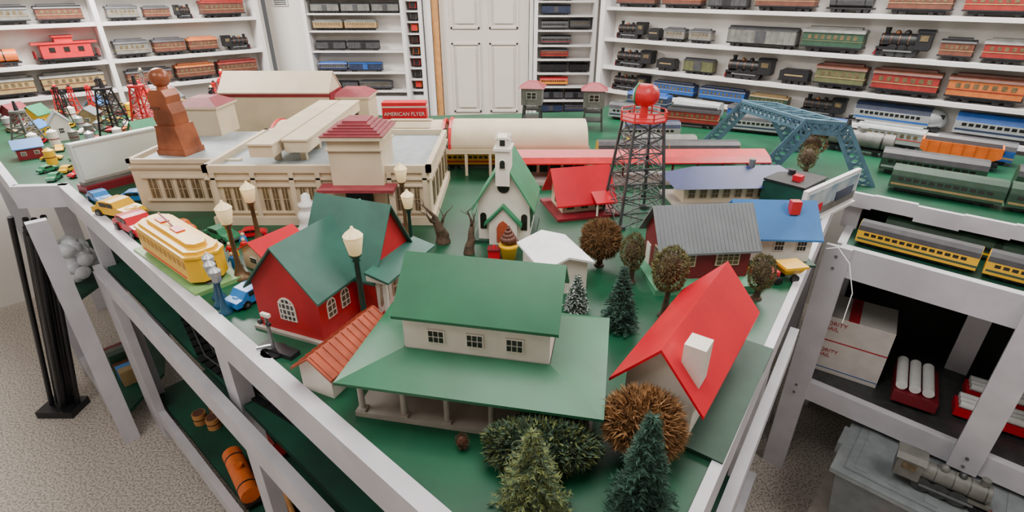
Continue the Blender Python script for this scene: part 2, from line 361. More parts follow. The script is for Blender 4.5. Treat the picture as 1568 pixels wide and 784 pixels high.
case('display_case',.21,.66,[1.94,1.835,1.725,1.61,1.50,1.39,1.28,1.165,1.05],4.70,[DK,('car_navy','car_dkgrey','car_grey'),DK,('car_dkgrey','black','car_maroon'),('car_maroon','car_dkgrey','black'),('black','black','car_red'),('car_orange','car_red','yellow')],'sbp',.26)
# ---------------------------------------------------------------- main table
MAIN=[(.135,.363),(.97,1.55),(1.33,2.07),(2.6,.94),(3.3,1.85),(.9,4.05),(.5,3.6),(-.7,3.45),(-1.7,3.7),(-2.1,4.35),(-3.35,3.12),(-2.66,2.66),(-2.07,2.12),(-1.87,2.13)]
b=B();b.slabz(MAIN,T-.03,T,'table_green')
def beam(b,p,q,z0,z1,th,m='beam_white',off=0):
    d=Vector((q[0]-p[0],q[1]-p[1],0));L=d.length;a=math.atan2(d.y,d.x)
    b.push(p[0],p[1],0,a);b.box(-.0,L,-th+off,off,z0,z1,m);b.pop()
beam(b,(-1.89,2.15),(.135,.363),T-.085,T+.006,.035)
beam(b,(.13,.352),(1.345,2.09),T-.095,T+.006,.02)
beam(b,(-2.66,2.66),(-2.07,2.12),T-.09,T+.006,.03);beam(b,(-2.09,2.12),(-1.87,2.14),T-.09,T+.006,.03)
for i in range(12):
    t0=i/12;t1=(i+1)/12;p=(1.33+1.27*t0,2.07-1.13*t0);q=(1.33+1.27*t1,2.07-1.13*t1);w=.008*math.sin(i*2.1)
    beam(b,p,q,T-.045+w,T+.012+w*.5,.02)
for x,y,a in((.16,.44,.96),(.99,1.62,.96),(-.85,1.25,-.72),(1.38,2.13,.96),(-1.2,3.3,0),(.5,3.4,0),(-2.9,3.2,.8)):
    b.push(x,y,0,a);b.box(-.045,.045,.0,.045,0,T-.03,'beam_white');b.pop()
b.push(-1.87,2.13,0,-.722);b.box(0,.20,-.036,.0,0,T-.4,'beam_white');b.box(0,.05,0,.05,0,T-.03,'beam_white');b.pop()
LOW=[(.135,.40),(.98,1.62),(.3,2.4),(-1.3,2.75),(-1.85,2.13)]
for z in(T-.38,.17):
    b.slabz(LOW,z-.02,z,'shelf_green')
    beam(b,(-1.87,2.13),(.135,.363),z-.085,z+.006,.03);beam(b,(.15,.37),(1.03,1.63),z-.09,z+.006,.03)
b.slabz([(1.0,2.25),(.35,2.5),(-1.3,2.85),(-1.3,2.87),(.35,2.52),(1.0,2.27)],.02,T-.04,'painted_shade')  # upright dark sheet, painted shade behind the lower shelves
b.build('layout_table')
# left rack
b=B()
for x,y in((-1.93,1.98),(-2.5,2.5),(-2.2,2.75)):
    b.push(x,y,0,.8);b.box(-.035,.035,-.02,.02,0,T-.1,'beam_white');b.pop()
for z in(T-.5,.12):
    b.slabz([(-1.95,1.99),(-2.5,2.5),(-2.2,2.8),(-1.95,2.35)],z-.02,z,'shelf_green')
    beam(b,(-2.5,2.5),(-1.93,1.98),z-.08,z+.01,.025)
b.build('storage_rack')
# right rack
b=B();Q0=(1.286,1.86);Q1=(2.5,.724)
ZS=T-.15
for z,h in((ZS,.12),(.507,.09)):
    b.slabz([Q0,Q1,(2.9,1.2),(1.62,2.3)],z-.02,z,'shelf_green' if z>1 else 'steel_dark')
    beam(b,Q0,Q1,z-h+.006,z+.008,.035)
beam(b,(1.60,2.30),(1.27,1.87),ZS-.11,ZS+.008,.03,off=.03)
for t in(0,.36,.8):
    x=Q0[0]+(Q1[0]-Q0[0])*t;y=Q0[1]+(Q1[1]-Q0[1])*t
    b.push(x,y,0,-.752);b.box(-.045,.045,-.055,-.035,0 if t!=.36 else .425,ZS+.01,'beam_white')
    for dz in(-.03,-.08,-.66,-.7): b.cyl((0,-.055,ZS+dz),(0,-.06,ZS+dz),.006,.006,'steel',8)
    b.pop()
for x,y in((1.6,2.26),(2.0,1.9)):
    b.push(x,y,0,-.75);b.box(-.04,.04,-.02,.02,0,T-.05,'beam_white');b.pop()
b.push(1.41,2.04,0,-.73);b.box(-.03,.03,-.01,.01,ZS,T-.035,'beam_white');b.pop()
b.slabz([(1.64,2.32),(2.9,1.25),(2.92,1.27),(1.66,2.34)],.0,ZS,'painted_shade')  # dark sheet at the rack's back, shade put in as colour
b.build('storage_rack')
# ---------------------------------------------------------------- buildings
# front station
b=B();W=.475;D=.30
b.box(-W/2+.01,W/2-.01,-D/2+.02,D/2-.02,0,.012,'platform_grey')
for i in range(6):
    x=-W/2+.022+i*(W-.044)/5
    for y in(-D/2+.03,D/2-.03):
        b.cyl((x,y,.012),(x,y,.1),.0065,.0055,'platform_grey',10);b.cb(x,y,.014,.018,.018,.006,'platform_grey')
for y in(-.04,.04): b.cyl((W/2-.022,y,.012),(W/2-.022,y,.1),.0065,.0055,'platform_grey',10)
b.box(-W/2+.01,W/2-.01,-D/2+.022,-D/2+.034,.088,.1,'platform_grey')
b.box(-.14,.14,-.062,.1,.012,.205,'house_white')
for x in(-.09,-.03,.03,.09): b.win(x,.055,.03,.05,-.062,'cream_dk','window_dark',2,3)
x0,x1,y0,y1=-W/2-.008,W/2+.008,-D/2-.006,D/2+.006
xi0,xi1,yi0,yi1=-.142,.142,-.064,.102
for q in([(x0,y0,.102),(x1,y0,.102),(xi1,yi0,.130),(xi0,yi0,.130)],[(x1,y0,.102),(x1,y1,.102),(xi1,yi1,.130),(xi1,yi0,.130)],
         [(x1,y1,.102),(x0,y1,.102),(xi0,yi1,.130),(xi1,yi1,.130)],[(x0,y1,.102),(x0,y0,.102),(xi0,yi0,.130),(xi0,yi1,.130)]): b.slab(q,.006,'roof_green')
b.push(0,.021,0,pi/2);b.gable(.162,.28,.215,.288,'house_white','roof_green',.016,.006,.12);b.pop()
for x in(-.075,0,.075): b.win(x,.163,.034,.030,-.062,'house_white','window_dark',3,2)
b.build('toy_train_station',(-.057,.867,T),rad(-11))
# shed
b=B();b.gable(.08,.19,.062,.092,'house_white','orange_roof',.012,.005)
for i in range(12):
    y=-.1+i*.0185
    for g in(-1,1): b.bar((g*.002,y,.0975),(g*.052,y,.059),.002,'orange_roof')
b.build('toy_shed',(-.36,.935,T),rad(-24))
# red house
b=B();b.box(-.11,.17,-.16,.17,0,.008,'platform_grey')
b.gable(.19,.30,.13,.235,'red_house','roof_green_dk',.014,.006)
b.push(.05,.07,0,pi/2)
b.gable(.17,.20,.13,.275,'red_house','roof_green_dk',.014,.006);b.pop()
b.win(0,.075,.05,.062,-.15,'house_white','window_dark',4,4,True)
b.push(rz=pi/2)
b.win(-.11,.08,.03,.05,-.095,'house_white','window_amber',2,3,True)
b.win(-.06,.08,.03,.05,-.095,'house_white','window_amber',2,3,True)
b.box(-.01,.15,-.152,-.15,.0,.13,'house_white')
for x in(.02,.07,.12): b.win(x,.07,.032,.08,-.152,'cream','window_amber',2,3)
for x in(-.025,.035,.095,.155): b.cyl((x,-.19,.0),(x,-.19,.128),.0075,.0065,'house_white')
b.box(-.05,.17,-.205,-.15,0,.012,'red_house');b.box(-.04,.17,-.2,-.15,.125,.137,'house_white')
b.pop()
b.slab([(.15,-.045,.15),(.215,-.045,.135),(.215,.175,.135),(.15,.175,.15)],.006,'roof_green_dk')
b.build('toy_schoolhouse',(-.47,1.19,T),rad(-22))
# church
b=B();b.box(-.1,.1,-.11,.11,0,.01,'green_base');b.gable(.165,.19,.14,.275,'house_white','green_trim',.018,.007)
b.box(-.022,.022,-.115,-.05,.2,.31,'house_white')
b.hip(-.027,.027,-.12,-.045,.31,.318,0,'house_white')
b.box(-.02,.02,-.112,-.054,.318,.35,'house_white')
for x in(-.018,.018):
    for y in(-.11,-.056): b.cyl((x,y,.345),(x,y,.365),.006,.001,'house_white',6)
b.box(-.008,.008,-.1135,-.111,.325,.343,'window_dark')
b.win(0,.27,.02,.03,-.116,'house_white','window_dark',1,1,True)
b.cyl((0,-.094,.19),(0,-.098,.19),.019,.019,'window_dark',20)
b.extr([(-.045,0),(.045,0),(.045,.075),(0,.125),(-.045,.075)],-.115,-.09,'house_white')
for g in(-1,1): b.slab([(0,-.122,.137),(g*.06,-.122,.073),(g*.06,-.09,.073),(0,-.09,.137)],.008,'green_trim')
b.extr([(-.02,.01),(.02,.01),(.02,.06),(.013,.075),(0,.085),(-.013,.075),(-.02,.06)],-.1175,-.114,'orange_roof')
for g in(-1,1): b.win(g*.066,.075,.02,.055,-.0955,'window_dark','window_dark',1,1,True)
b.push(rz=pi/2)
for x in(-.055,0,.055): b.win(x,.075,.026,.065,-.083,'green_trim','window_dark',1,1,True)
b.pop()
b.build('toy_church',(-.015,1.665,T),rad(-7))
# red roofed house right
b=B();b.box(-.08,.135,-.2,.2,0,.01,'green_base');b.gable(.13,.355,.112,.188,'house_white','red_bright',.024,.007,.01)
b.box(.028,.066,-.17,-.128,.12,.2,'house_white')
b.push(rz=pi/2)
for x in(-.1,0,.1): b.win(x,.06,.03,.04,-.065,'cream_dk','window_dark',2,2)
b.pop()
b.build('toy_cottage',(.372,.90,T),rad(-35.3))
# dark red house
b=B();b.box(-.155,.15,-.13,.1,0,.018,'lt_green_base')
b.push(rz=pi/2);b.gable(.15,.25,.12,.205,'red_dark','grey_roof',.018,.006,.018);b.pop()
for i in range(27): b.bar((-.143+i*.011,-.091,.109),(-.143+i*.011,-.002,.209),.0022,'grey_roof')
for x in(-.065,.06): b.win(x,.078,.068,.042,-.075,'cream','window_amber',4,3)
b.push(rz=-pi/2);b.win(0.03,.08,.03,.04,-.125,'cream','window_amber',2,3);b.box(-.05,-.02,-.128,-.12,.018,.08,'house_white');b.pop()
b.build('toy_house',(.53,1.375,T),rad(5))
# blue roof house
b=B();b.box(-.12,.12,-.1,.1,0,.008,'green_base');b.push(rz=pi/2);b.gable(.15,.21,.1,.17,'house_white','blue_roof',.02,.006);b.pop()
for x in(-.07,0.01,.075): b.win(x,.06,.03,.035,-.075,'house_white','window_dark',3,2)
b.cb(.05,-.03,.165,.028,.024,.04,'red_tower')
b.build('toy_house',(.79,1.50,T),rad(-3))
# blue long station
b=B();b.box(-.25,.25,-.1,.1,0,.008,'platform_grey');b.box(-.21,.21,-.055,.055,.008,.08,'cream')
for i in range(9): b.win(-.18+i*.045,.045,.028,.038,-.055,'cream_dk','window_amber',2,2)
b.add([(-.26,-.1,.078),(.26,-.1,.078),(.26,.1,.078),(-.26,.1,.078),(-.17,0,.135),(.17,0,.135)],[(0,1,5,4),(1,2,5),(2,3,4,5),(3,0,4),(3,2,1,0)],'navy_roof')
b.cyl((.06,0,.12),(.06,0,.16),.012,.012,'steel');b.build('toy_train_station',(.86,1.97,T),rad(3))
# red roof small station
b=B();b.box(-.12,.12,-.12,.1,0,.01,'red_dark');b.push(rz=pi/2);b.gable(.13,.17,.078,.155,'cream','red_bright',.03,.006);b.pop()
for x in(-.055,0,.055): b.win(x,.045,.028,.045,-.065,'green_trim','window_dark',2,2)
b.push(rz=-pi/2);b.win(0,.05,.035,.045,-.085,'green_trim','window_dark',2,2);b.pop()
b.slab([(.02,-.07,.085),(.1,-.07,.085),(.1,-.13,.062),(.02,-.13,.062)],.006,'red_bright')
for x in(.028,.092): b.cyl((x,-.12,.01),(x,-.12,.064),.004,.004,'house_white',8)
b.build('toy_train_station',(.25,1.88,T),rad(14))
# long red canopy
b=B();b.box(-.52,.52,-.07,.07,0,.015,'platform_grey')
for i in range(10): b.cyl((-.48+i*.1067,0,.015),(-.48+i*.1067,0,.12),.005,.005,'red_dark',8)
b.push(rz=pi/2);b.extr([(-.085,.1),(-.06,.118),(0,.135),(.06,.118),(.085,.1),(.085,.095),(0,.118),(-.085,.095)],-.54,.54,'red_tower')
b.pop();b.build('station_platform_canopy',(.53,2.20,T),rad(1))
# white building
b=B();b.gable(.125,.16,.09,.112,'house_white','snow',.014,.006)
b.push(rz=pi/2);b.win(-.02,.045,.03,.03,-.0625,'cream_dk','window_dark',2,2);b.pop()
b.build('toy_garage',(.118,1.32,T),rad(20))
# beacon tower
b=B();S=.082;s2=.05;H=.355
for gx in(-1,1):
    for gy in(-1,1): b.bar((gx*S,gy*S,0),(gx*s2,gy*s2,H),.008,'steel_dark');b.cb(gx*S,gy*S,.006,.03,.03,.012,'steel_dark')
N=7
for i in range(N+1):
    t=i/N;r=S+(s2-S)*t;z=H*t
    c=[(-r,-r,z),(r,-r,z),(r,r,z),(-r,r,z)]
    for k in range(4):
        if i>0: b.bar(c[k],c[(k+1)%4],.004,'steel_dark')
        if i<N:
            t2=(i+1)/N;r2=S+(s2-S)*t2;z2=H*t2;c2=[(-r2,-r2,z2),(r2,-r2,z2),(r2,r2,z2),(-r2,r2,z2)]
            b.bar(c[k],c2[(k+1)%4],.003,'steel_dark');b.bar(c[(k+1)%4],c2[k],.003,'steel_dark')
b.bar((-.04,-.075,0),(-.02,-.045,H),.003,'car_silver');b.bar((-.015,-.075,0),(.0,-.045,H),.003,'car_silver')
for i in range(30): t=i/30;b.bar((-.04+.02*t,-.075+.03*t,H*t),(-.015+.015*t,-.075+.03*t,H*t),.002,'car_silver')
b.cyl((0,0,H),(0,0,H+.006),.08,.08,'red_tower',8,False)
for i in range(8):
    a=2*pi*i/8;a2=2*pi*(i+1)/8;p=(.077*math.cos(a),.077*math.sin(a));q=(.077*math.cos(a2),.077*math.sin(a2))
    b.bar((*p,H),(*p,H+.03),.004,'red_tower')
    for dz in(.015,.03): b.bar((*p,H+dz),(*q,H+dz),.003,'red_tower')
b.cyl((0,0,H),(0,0,H+.05),.015,.012,'red_tower')
b.push(0.004,0,H+.078,rad(-50),1.15);b.cyl((-.022,0,0),(.006,0,0),.031,.031,'red_tower',20);b.sph((.006,0,0),(.03,.031,.031),'red_tower',20,12);b.sph((-.024,0,0),(.014,.029,.029),'snow',20,12);b.cyl((-.026,0,0),(-.021,0,0),.0325,.0325,'green_trim',20);b.pop()
b.build('beacon_tower',(.435,1.775,T),rad(12))
# ---------------------------------------------------------------- terminal
b=B()
def wingwall(y,z0,z1,groups):
    for gx0,gx1,n in groups:
        w=(gx1-gx0)/n
        for i in range(n):
            cx=gx0+w*(i+.5);b.box(cx-w*.36,cx+w*.36,y-.003,y+.002,z0,z1,'cream_dk')
            b.box(cx-w*.27,cx+w*.27,y-.004,y+.002,z0+.005,z1-.004,'window_amber');b.box(cx-w*.03,cx+w*.03,y-.005,y,z0,z1,'cream_dk');b.box(cx-w*.27,cx+w*.27,y-.005,y,(z0+z1)/2-.001,(z0+z1)/2+.001,'cream_dk')
        b.box(gx0-.01,gx1+.01,y-.007,y,z1,z1+.007,'cream');b.box(gx0-.01,gx1+.01,y-.007,y,z0-.007,z0,'cream')
b.box(-1.37,-.97,1.84,2.3,0,.185,'cream');b.box(-1.375,-.965,1.835,2.3,.162,.168,'cream_dk')
b.box(-1.35,-.98,1.86,2.29,.182,.187,'deck_grey')
for (a0,a1,c0,c1) in((-1.375,-.965,1.835,1.85),(-1.375,-1.36,1.835,2.3)): b.box(a0,a1,c0,c1,.185,.2,'cream')
wingwall(1.84,.05,.13,[(-1.33,-1.02,6)])
b.box(-1.03,-.28,1.72,2.22,0,.19,'cream');b.box(-1.04,-.27,1.71,2.23,0,.03,'cream')
b.box(-1.038,-.272,1.712,2.228,.165,.172,'cream')
for (a0,a1,c0,c1) in((-1.038,-.272,1.712,1.73),(-1.038,-1.02,1.712,2.228),(-.29,-.272,1.712,2.228),(-1.038,-.272,2.21,2.228)): b.box(a0,a1,c0,c1,.19,.215,'cream')
b.box(-1.02,-.29,1.73,2.21,.19,.194,'deck_grey')
wingwall(1.72,.05,.14,[(-.99,-.89,3),(-.86,-.76,3),(-.73,-.67,2),(-.40,-.31,3)])
for x in(-1.01,-.875,-.745,-.655,-.415,-.295): b.box(x-.008,x+.008,1.712,1.722,0,.19,'cream')
for i in range(5): b.box(-.282,-.277,1.78+i*.09,1.83+i*.09,.05,.14,'window_amber')
# tower
b.push(.045,0,0)
b.box(-.64,-.47,1.68,1.86,0,.315,'cream');b.box(-.648,-.462,1.672,1.868,.275,.281,'cream');b.box(-.655,-.455,1.665,1.875,.31,.322,'cream')
b.hip(-.655,-.455,1.665,1.875,.322,.355,.06,'red_brown')
for i in range(5):
    z=.322+i*.0066;k=i*.012+.001;b.box(-.655+k-.003,-.455-k+.003,1.665+k-.003,1.875-k+.003,z,z+.003,'red_brown')
b.box(-.595,-.515,1.725,1.815,.354,.36,'red_brown')
b.box(-.68,-.43,1.63,1.7,.148,.158,'red_brown');b.box(-.60,-.51,1.672,1.682,.0,.14,'window_dark')
b.box(-.68,-.40,1.60,1.7,0,.012,'red_dark')
for x in(-.67,-.44): b.box(x-.008,x+.008,1.64,1.655,.012,.15,'cream')
b.pop()
for cx,cy,z0,z1,w in((-1.30,2.3,.18,.305,.16),):
    b.box(cx-w/2,cx+w/2,cy-w/2,cy+w/2,z0,z1,'cream');b.box(cx-w/2-.01,cx+w/2+.01,cy-w/2-.01,cy+w/2+.01,z1-.008,z1,'cream')
    b.hip(cx-w/2-.01,cx+w/2+.01,cy-w/2-.01,cy+w/2+.01,z1,z1+.03,.05,'red_brown')
for x,yy in((-.84,1.74),(-.745,1.80)):
    b.box(x-.04,x+.04,yy,2.5,.235,.275,'cream');b.box(x-.044,x+.044,yy-.005,2.5,.275,.281,'cream')
    for y in(1.85,2.0,2.15): b.box(x-.01,x+.01,y,y+.02,.19,.235,'cream')
b.build('terminal_station',(0,0,T))
b=B();w=.18;b.box(-w/2,w/2,-w/2,w/2,0,.25,'cream');b.box(-w/2-.01,w/2+.01,-w/2-.01,w/2+.01,.24,.25,'cream');b.hip(-w/2-.01,w/2+.01,-w/2-.01,w/2+.01,.25,.28,.05,'red_brown')
b.win(0,.15,.08,.06,-w/2,'cream_dk','window_dark',3,1);b.build('toy_station_tower',(-.82,2.84,T))
# train shed
b=B()
def barrel(b,x0,x1,yc,r,zb,m,hgt,seg=14,ends=None):
    n=seg;pr=[(r*math.cos(pi*i/n),zb+hgt*math.sin(pi*i/n)) for i in range(n+1)]
    b.push(0,yc,0,pi/2);b.extr(pr,-x1,-x0,m,True)
    if ends:
        for e in ends:
            outer=[(r*1.04*math.cos(pi*i/n),zb+hgt*1.06*math.sin(pi*i/n)) for i in range(n+1)]
            inner=[(r*.93*math.cos(pi*i/n),zb+hgt*.92*math.sin(pi*i/n)) for i in range(n,-1,-1)]
            for i in range(n):
                q=[outer[i],outer[i+1],inner[n-i-1],inner[n-i]];b.extr(q,-e-.006,-e+.006,'red_bright')
    b.pop()
barrel(b,-1.05,-.30,2.4,.14,.11,'cream',.10,ends=[-1.05,-.3]);barrel(b,-.27,.33,2.4,.14,.115,'cream',.10,ends=[-.27])
for x0,x1 in((-1.0,-.9),(-.55,-.36)):
    for k in range(3):
        a0=pi*(1.15+.16*k);y=2.4+.142*math.cos(a0);z=.11-.102*math.sin(a0)
        y1=2.4+.142*math.cos(a0+.4);z1=.11-.102*math.sin(a0+.4)
        b.slab([(x0,y,z+.002),(x1,y,z+.002),(x1,y1,z1+.002),(x0,y1,z1+.002)],.002,'cream_dk')
for y in(2.26,2.54):
    b.box(-1.05,.33,y-.008,y+.008,.098,.118,'cream')
    for i in range(14): x=-1.04+i*.105;b.box(x-.006,x+.006,y-.006,y+.006,0,.1,'cream')
b.build('train_shed',(0,0,T))
# back warehouse
b=B();b.push(0,0,0,pi/2);b.gable(.2,.54,.28,.365,'cream','cream',.004,.006);b.pop()
b.box(-.275,.275,-.106,-.1,.262,.276,'red_dark')
b.box(.271,.277,-.1,.1,.2,.28,'red_dark');b.build('toy_warehouse',(-1.17,2.78,T))
# product box on platform
b=B();b.box(-.13,.13,-.05,.05,0,.058,'cream_dk');b.box(-.135,.135,-.055,.055,.05,.058,'cream');b.build('toy_loading_platform',(-.59,2.98,T),rad(2))
b=B();b.box(-.12,.12,-.04,.04,0,.125,'red_bright');b.box(-.1205,.1205,-.0405,.0405,.098,.106,'cardboard_white');b.box(-.1205,.1205,-.0405,.0405,.02,.03,'cardboard_white')
o=b.build('train_set_box',(-.59,2.98,T+.059),rad(2));text('AMERICAN FLYER',.028,'cardboard_white',o,(0,-.0415,.064),(pi/2,0,0),.001)
# wood finial
b=B();b.box(-.06,.06,-.05,.05,0,.02,'wood_copper');b.extr([(-.056,.02),(.056,.02),(.042,.105),(-.04,.105)],-.046,.046,'wood_copper')
b.extr([(-.04,.1),(.037,.1),(.036,.15),(.026,.185),(.028,.21),(.018,.232),(-.03,.232),(-.046,.215),(-.05,.19),(-.044,.183),(-.05,.17),(-.04,.16),(-.046,.13)],-.034,.034,'wood_copper')
b.box(-.045,.042,-.045,.045,.1,.108,'wood_copper');b.box(-.048,-.01,-.038,.038,.165,.172,'brown');b.cyl((-.006,0,.23),(-.006,0,.248),.02,.016,'wood_copper');b.sph((-.006,0,.27),.034,'wood_copper',20,12)
b.build('carved_wood_finial',(-1.25,1.97,T+.188),rad(-12))
# billboard left
b=B();b.box(-.17,.17,-.04,.04,0,.03,'red_dark');b.box(-.165,.165,-.02,.02,.03,.045,'car_grey')
b.box(-.165,.165,-.018,.018,.045,.2,'sign_grey');b.box(-.155,.155,-.021,-.017,.053,.192,'sign_grey')
for z in(.052,.188): b.box(-.158,.158,-.023,-.018,z,z+.004,'platform_grey')
b.build('toy_billboard',(-1.65,2.18,T),rad(60))
# ---------------------------------------------------------------- lamps
def lamp(x,y,h,pm,name='toy_street_lamp',s=1,gl='globe',basem=None):
    b=B();bm=basem or pm
    b.lathe([(.022*s,0),(.022*s,.006),(.014*s,.012),(.009*s,.03),(.006*s,.045),(.005*s,h*.7),(.008*s,h*.71),(.006*s,h*.73),(.013*s,h*.77)],bm if basem else pm)
    g=h*.78;b.lathe([(.009*s,g-.004),(.012*s,g),(.018*s,g+.03*s),(.017*s,g+.036*s)],gl);b.lathe([(.019*s,g+.036*s),(.014*s,g+.042*s),(.004*s,g+.05*s),(.002*s,g+.055*s)],gl)
    return b.build(name,(x,y,T))
lamp(-.352,1.065,.275,'post_green',s=1.2);lamp(-.302,1.44,.225,'post_green');lamp(-.35,1.605,.255,'post_green',s=1.1,basem='bronze')
lamp(-.78,1.335,.22,'bronze',s=1.2);lamp(-.82,1.56,.19,'bronze',s=1.2)
for x,y in((-.735,1.15),(-.765,1.185),(-.79,1.225)):
    lamp(x,y,.12,'blue_lamp',s=.8,gl='car_silver')
# ---------------------------------------------------------------- trolley
b=B();b.box(-.22,.22,-.065,.065,0,.012,'pale_green');b.box(-.2,.2,-.02,.02,.012,.016,'steel')
L=.195;wd=.052
pl=[(-L,-wd*.5),(-L+.025,-wd),(L-.025,-wd),(L,-wd*.5),(L,wd*.5),(L-.025,wd),(-L+.025,wd),(-L,wd*.5)]
b.slabz(pl,.024,.095,'yellow');b.slabz([(x*1.02,y*1.05) for x,y in pl],.095,.102,'yellow');b.slabz([(x*.95,y*.86) for x,y in pl],.102,.111,'yellow');b.slabz([(x*.82,y*.5) for x,y in pl],.111,.123,'yellow')
wheels(b,[-.11,-.07,.07,.11],.013,.04)
for i in range(11):
    x=-.155+i*.031
    for g in(-1,1): b.box(x-.009,x+.009,g*wd-.001,g*wd+.001,.062,.082,'yellow_dk')
for g in(-1,1): b.box(-.15,.15,g*wd-.0015,g*wd+.0015,.03,.034,'red_bright')
for x in(-.09,0.02,): b.box(x-.025,x+.025,-.012,.012,.123,.127,'red_bright')
b.box(-L-.002,-L+.002,-.015,.015,.05,.074,'window_dark');b.box(L-.002,L+.002,-.015,.015,.05,.074,'window_dark')
b.bar((0,0,.123),(-.1,0,.145),.004,'red_dark')
b.build('toy_trolley_car',(-.98,1.41,T),rad(-39))
# ---------------------------------------------------------------- toy cars
def toycar(x,y,L,m,rz,z=T,top=None):
    b=B();h=L*.34
    b.extr([(-L/2,h*.22),(-L/2+.01*L,h*.55),(-L*.36,h*.62),(-L*.25,h*.95),(-L*.05,h),(L*.1,h*.97),(L*.22,h*.65),(L*.42,h*.58),(L*.5,h*.4),(L*.5,h*.2)],-L*.19,L*.19,m)
    for fx in(-.32,.32): b.sph((fx*L,0,h*.35),(L*.15,L*.215,h*.32),m)
    for g in(-1,1):
        y0=g*L*.192;b.box(-L*.22,-L*.04,y0-.001,y0+.001,h*.66,h*.9,'window_dark');b.box(-L*.02,L*.12,y0-.001,y0+.001,h*.66,h*.9,'window_dark')
        for fx in(-.3,.3): b.cyl((fx*L,g*L*.15,h*.24),(fx*L,g*L*.22,h*.24),h*.24,h*.24,'black',12);b.cyl((fx*L,g*L*.221,h*.24),(fx*L,g*L*.225,h*.24),h*.1,h*.1,'steel',8)
    b.box(L*.49,L*.52,-L*.16,L*.16,h*.2,h*.34,'steel')
    return b.build('toy_car',(x,y,z),rz)
toycar(-1.43,1.80,.19,'yellow',rad(-20));toycar(-1.28,1.66,.19,'red_bright',rad(-35));toycar(-1.13,1.67,.1,'orange',rad(-30));toycar(-1.60,1.94,.13,'blue_toy',rad(-35))
toycar(-1.46,1.95,.13,'blue_toy',rad(10));toycar(-.69,1.22,.14,'blue_toy',rad(60));toycar(-.96,1.60,.13,'green_trim',rad(-30));toycar(-1.47,2.10,.13,'yellow',rad(-40));toycar(-1.5,2.42,.13,'yellow',rad(-20));toycar(-1.46,2.27,.12,'orange',rad(-60));toycar(-.87,1.62,.09,'red_bright',rad(20))
# tractor right
b=B();b.box(-.05,.02,-.02,.02,.012,.035,'red_bright');b.cyl((-.03,0,.035),(-.03,0,.055),.01,.01,'red_bright')
for x,r in((-.035,.018),(.012,.012)):
    for g in(-1,1): b.cyl((x,g*.02,r),(x,g*.032,r),r,r,'yellow' if r>.015 else 'black',12)
b.hip(.03,.1,-.026,.026,.045,.02,.012,'yellow');b.box(.03,.1,-.028,.028,.04,.048,'yellow')
for g in(-1,1): b.cyl((.065,g*.02,.012),(.065,g*.03,.012),.012,.012,'black',12)
b.build('toy_tractor',(.73,1.32,T),rad(10))
# snowman-like figure
b=B();b.lathe([(.045,0),(.045,.03),(.038,.035),(.03,.06),(.036,.075),(.03,.09),(.018,.1),(.028,.11),(.028,.118),(.015,.124),(.014,.145),(.006,.152)],'snow')
for a in(-.5,0,.5): b.sph((.043*math.sin(a),-.043*math.cos(a),.02),.004,'black')
for dx in(-.01,.01): b.sph((dx,-.028,.08),.003,'black')
b.build('snowman_figurine',(-.67,1.62,T+.0))
# ice cream
b=B();b.lathe([(.014,0),(.02,.002),(.026,.04),(.03,.045),(.03,.052),(.027,.053)],'yellow')
for i in range(46):
    t=i/45;a=t*4.2*2*pi;r=.018*(1-t)
    b.sph((r*math.cos(a),r*math.sin(a),.06+t*.05),.0125*(1-.75*t),'choc',8,6)
b.build('ice_cream_figurine',(-.01,1.45,T))
b=B();b.box(-.018,.018,-.015,.015,0,.03,'red_bright');b.box(-.02,.02,-.017,.017,.03,.034,'red_dark');b.cyl((0,0,.034),(0,0,.044),.006,.003,'red_bright');b.build('toy_mailbox',(-.055,1.46,T))
# crossing signal
b=B();b.cyl((0,0,0),(0,0,.006),.03,.03,'black');b.cyl((0,0,.006),(0,0,.105),.004,.004,'steel');b.box(-.012,.012,-.004,.004,.098,.106,'house_white')
for g in(-1,1): b.cyl((g*.012,-.004,.085),(g*.012,-.01,.085),.006,.006,'black',12)
b.bar((0,0,.02),(-.03,-.02,.015),.006,'steel')
b.box(-.04,.06,-.008,.02,0,.012,'black');b.build('railroad_crossing_signal',(-.545,.985,T),rad(-25))
# dead gnarled trees
def gnarl(name,x,y,h,seed,rz=0,th=1):
    r=random.Random(seed);b=B()
    def br(p,d,l,rd,dep):
        pts=[Vector(p)];rr=[rd]
        for i in range(4):
            d=(d+Vector((r.uniform(-.4,.4),r.uniform(-.4,.4),r.uniform(-.1,.3)))).normalized();pts.append(pts[-1]+d*l/4);rr.append(rd*(1-.16*(i+1)))
        b.tube([tuple(q) for q in pts],rr,'bark',7)
        for q,k in zip(pts,rr): b.sph(tuple(q),k*1.03,'bark',7,5)
        if dep>0:
            for k in range(3): br(pts[-1-k],(d+Vector((r.uniform(-1,1),r.uniform(-1,1),r.uniform(-.1,.5)))).normalized(),l*.62,rr[-1]*.8,dep-1)
    br((0,0,0),Vector((0,0,1)),h*.55,.014*th,2);b.build(name,(x,y,T),rz)
gnarl('bare_tree',-.135,1.49,.16,5,th=1.3);gnarl('bare_tree',-.225,1.57,.17,12,th=1.8)
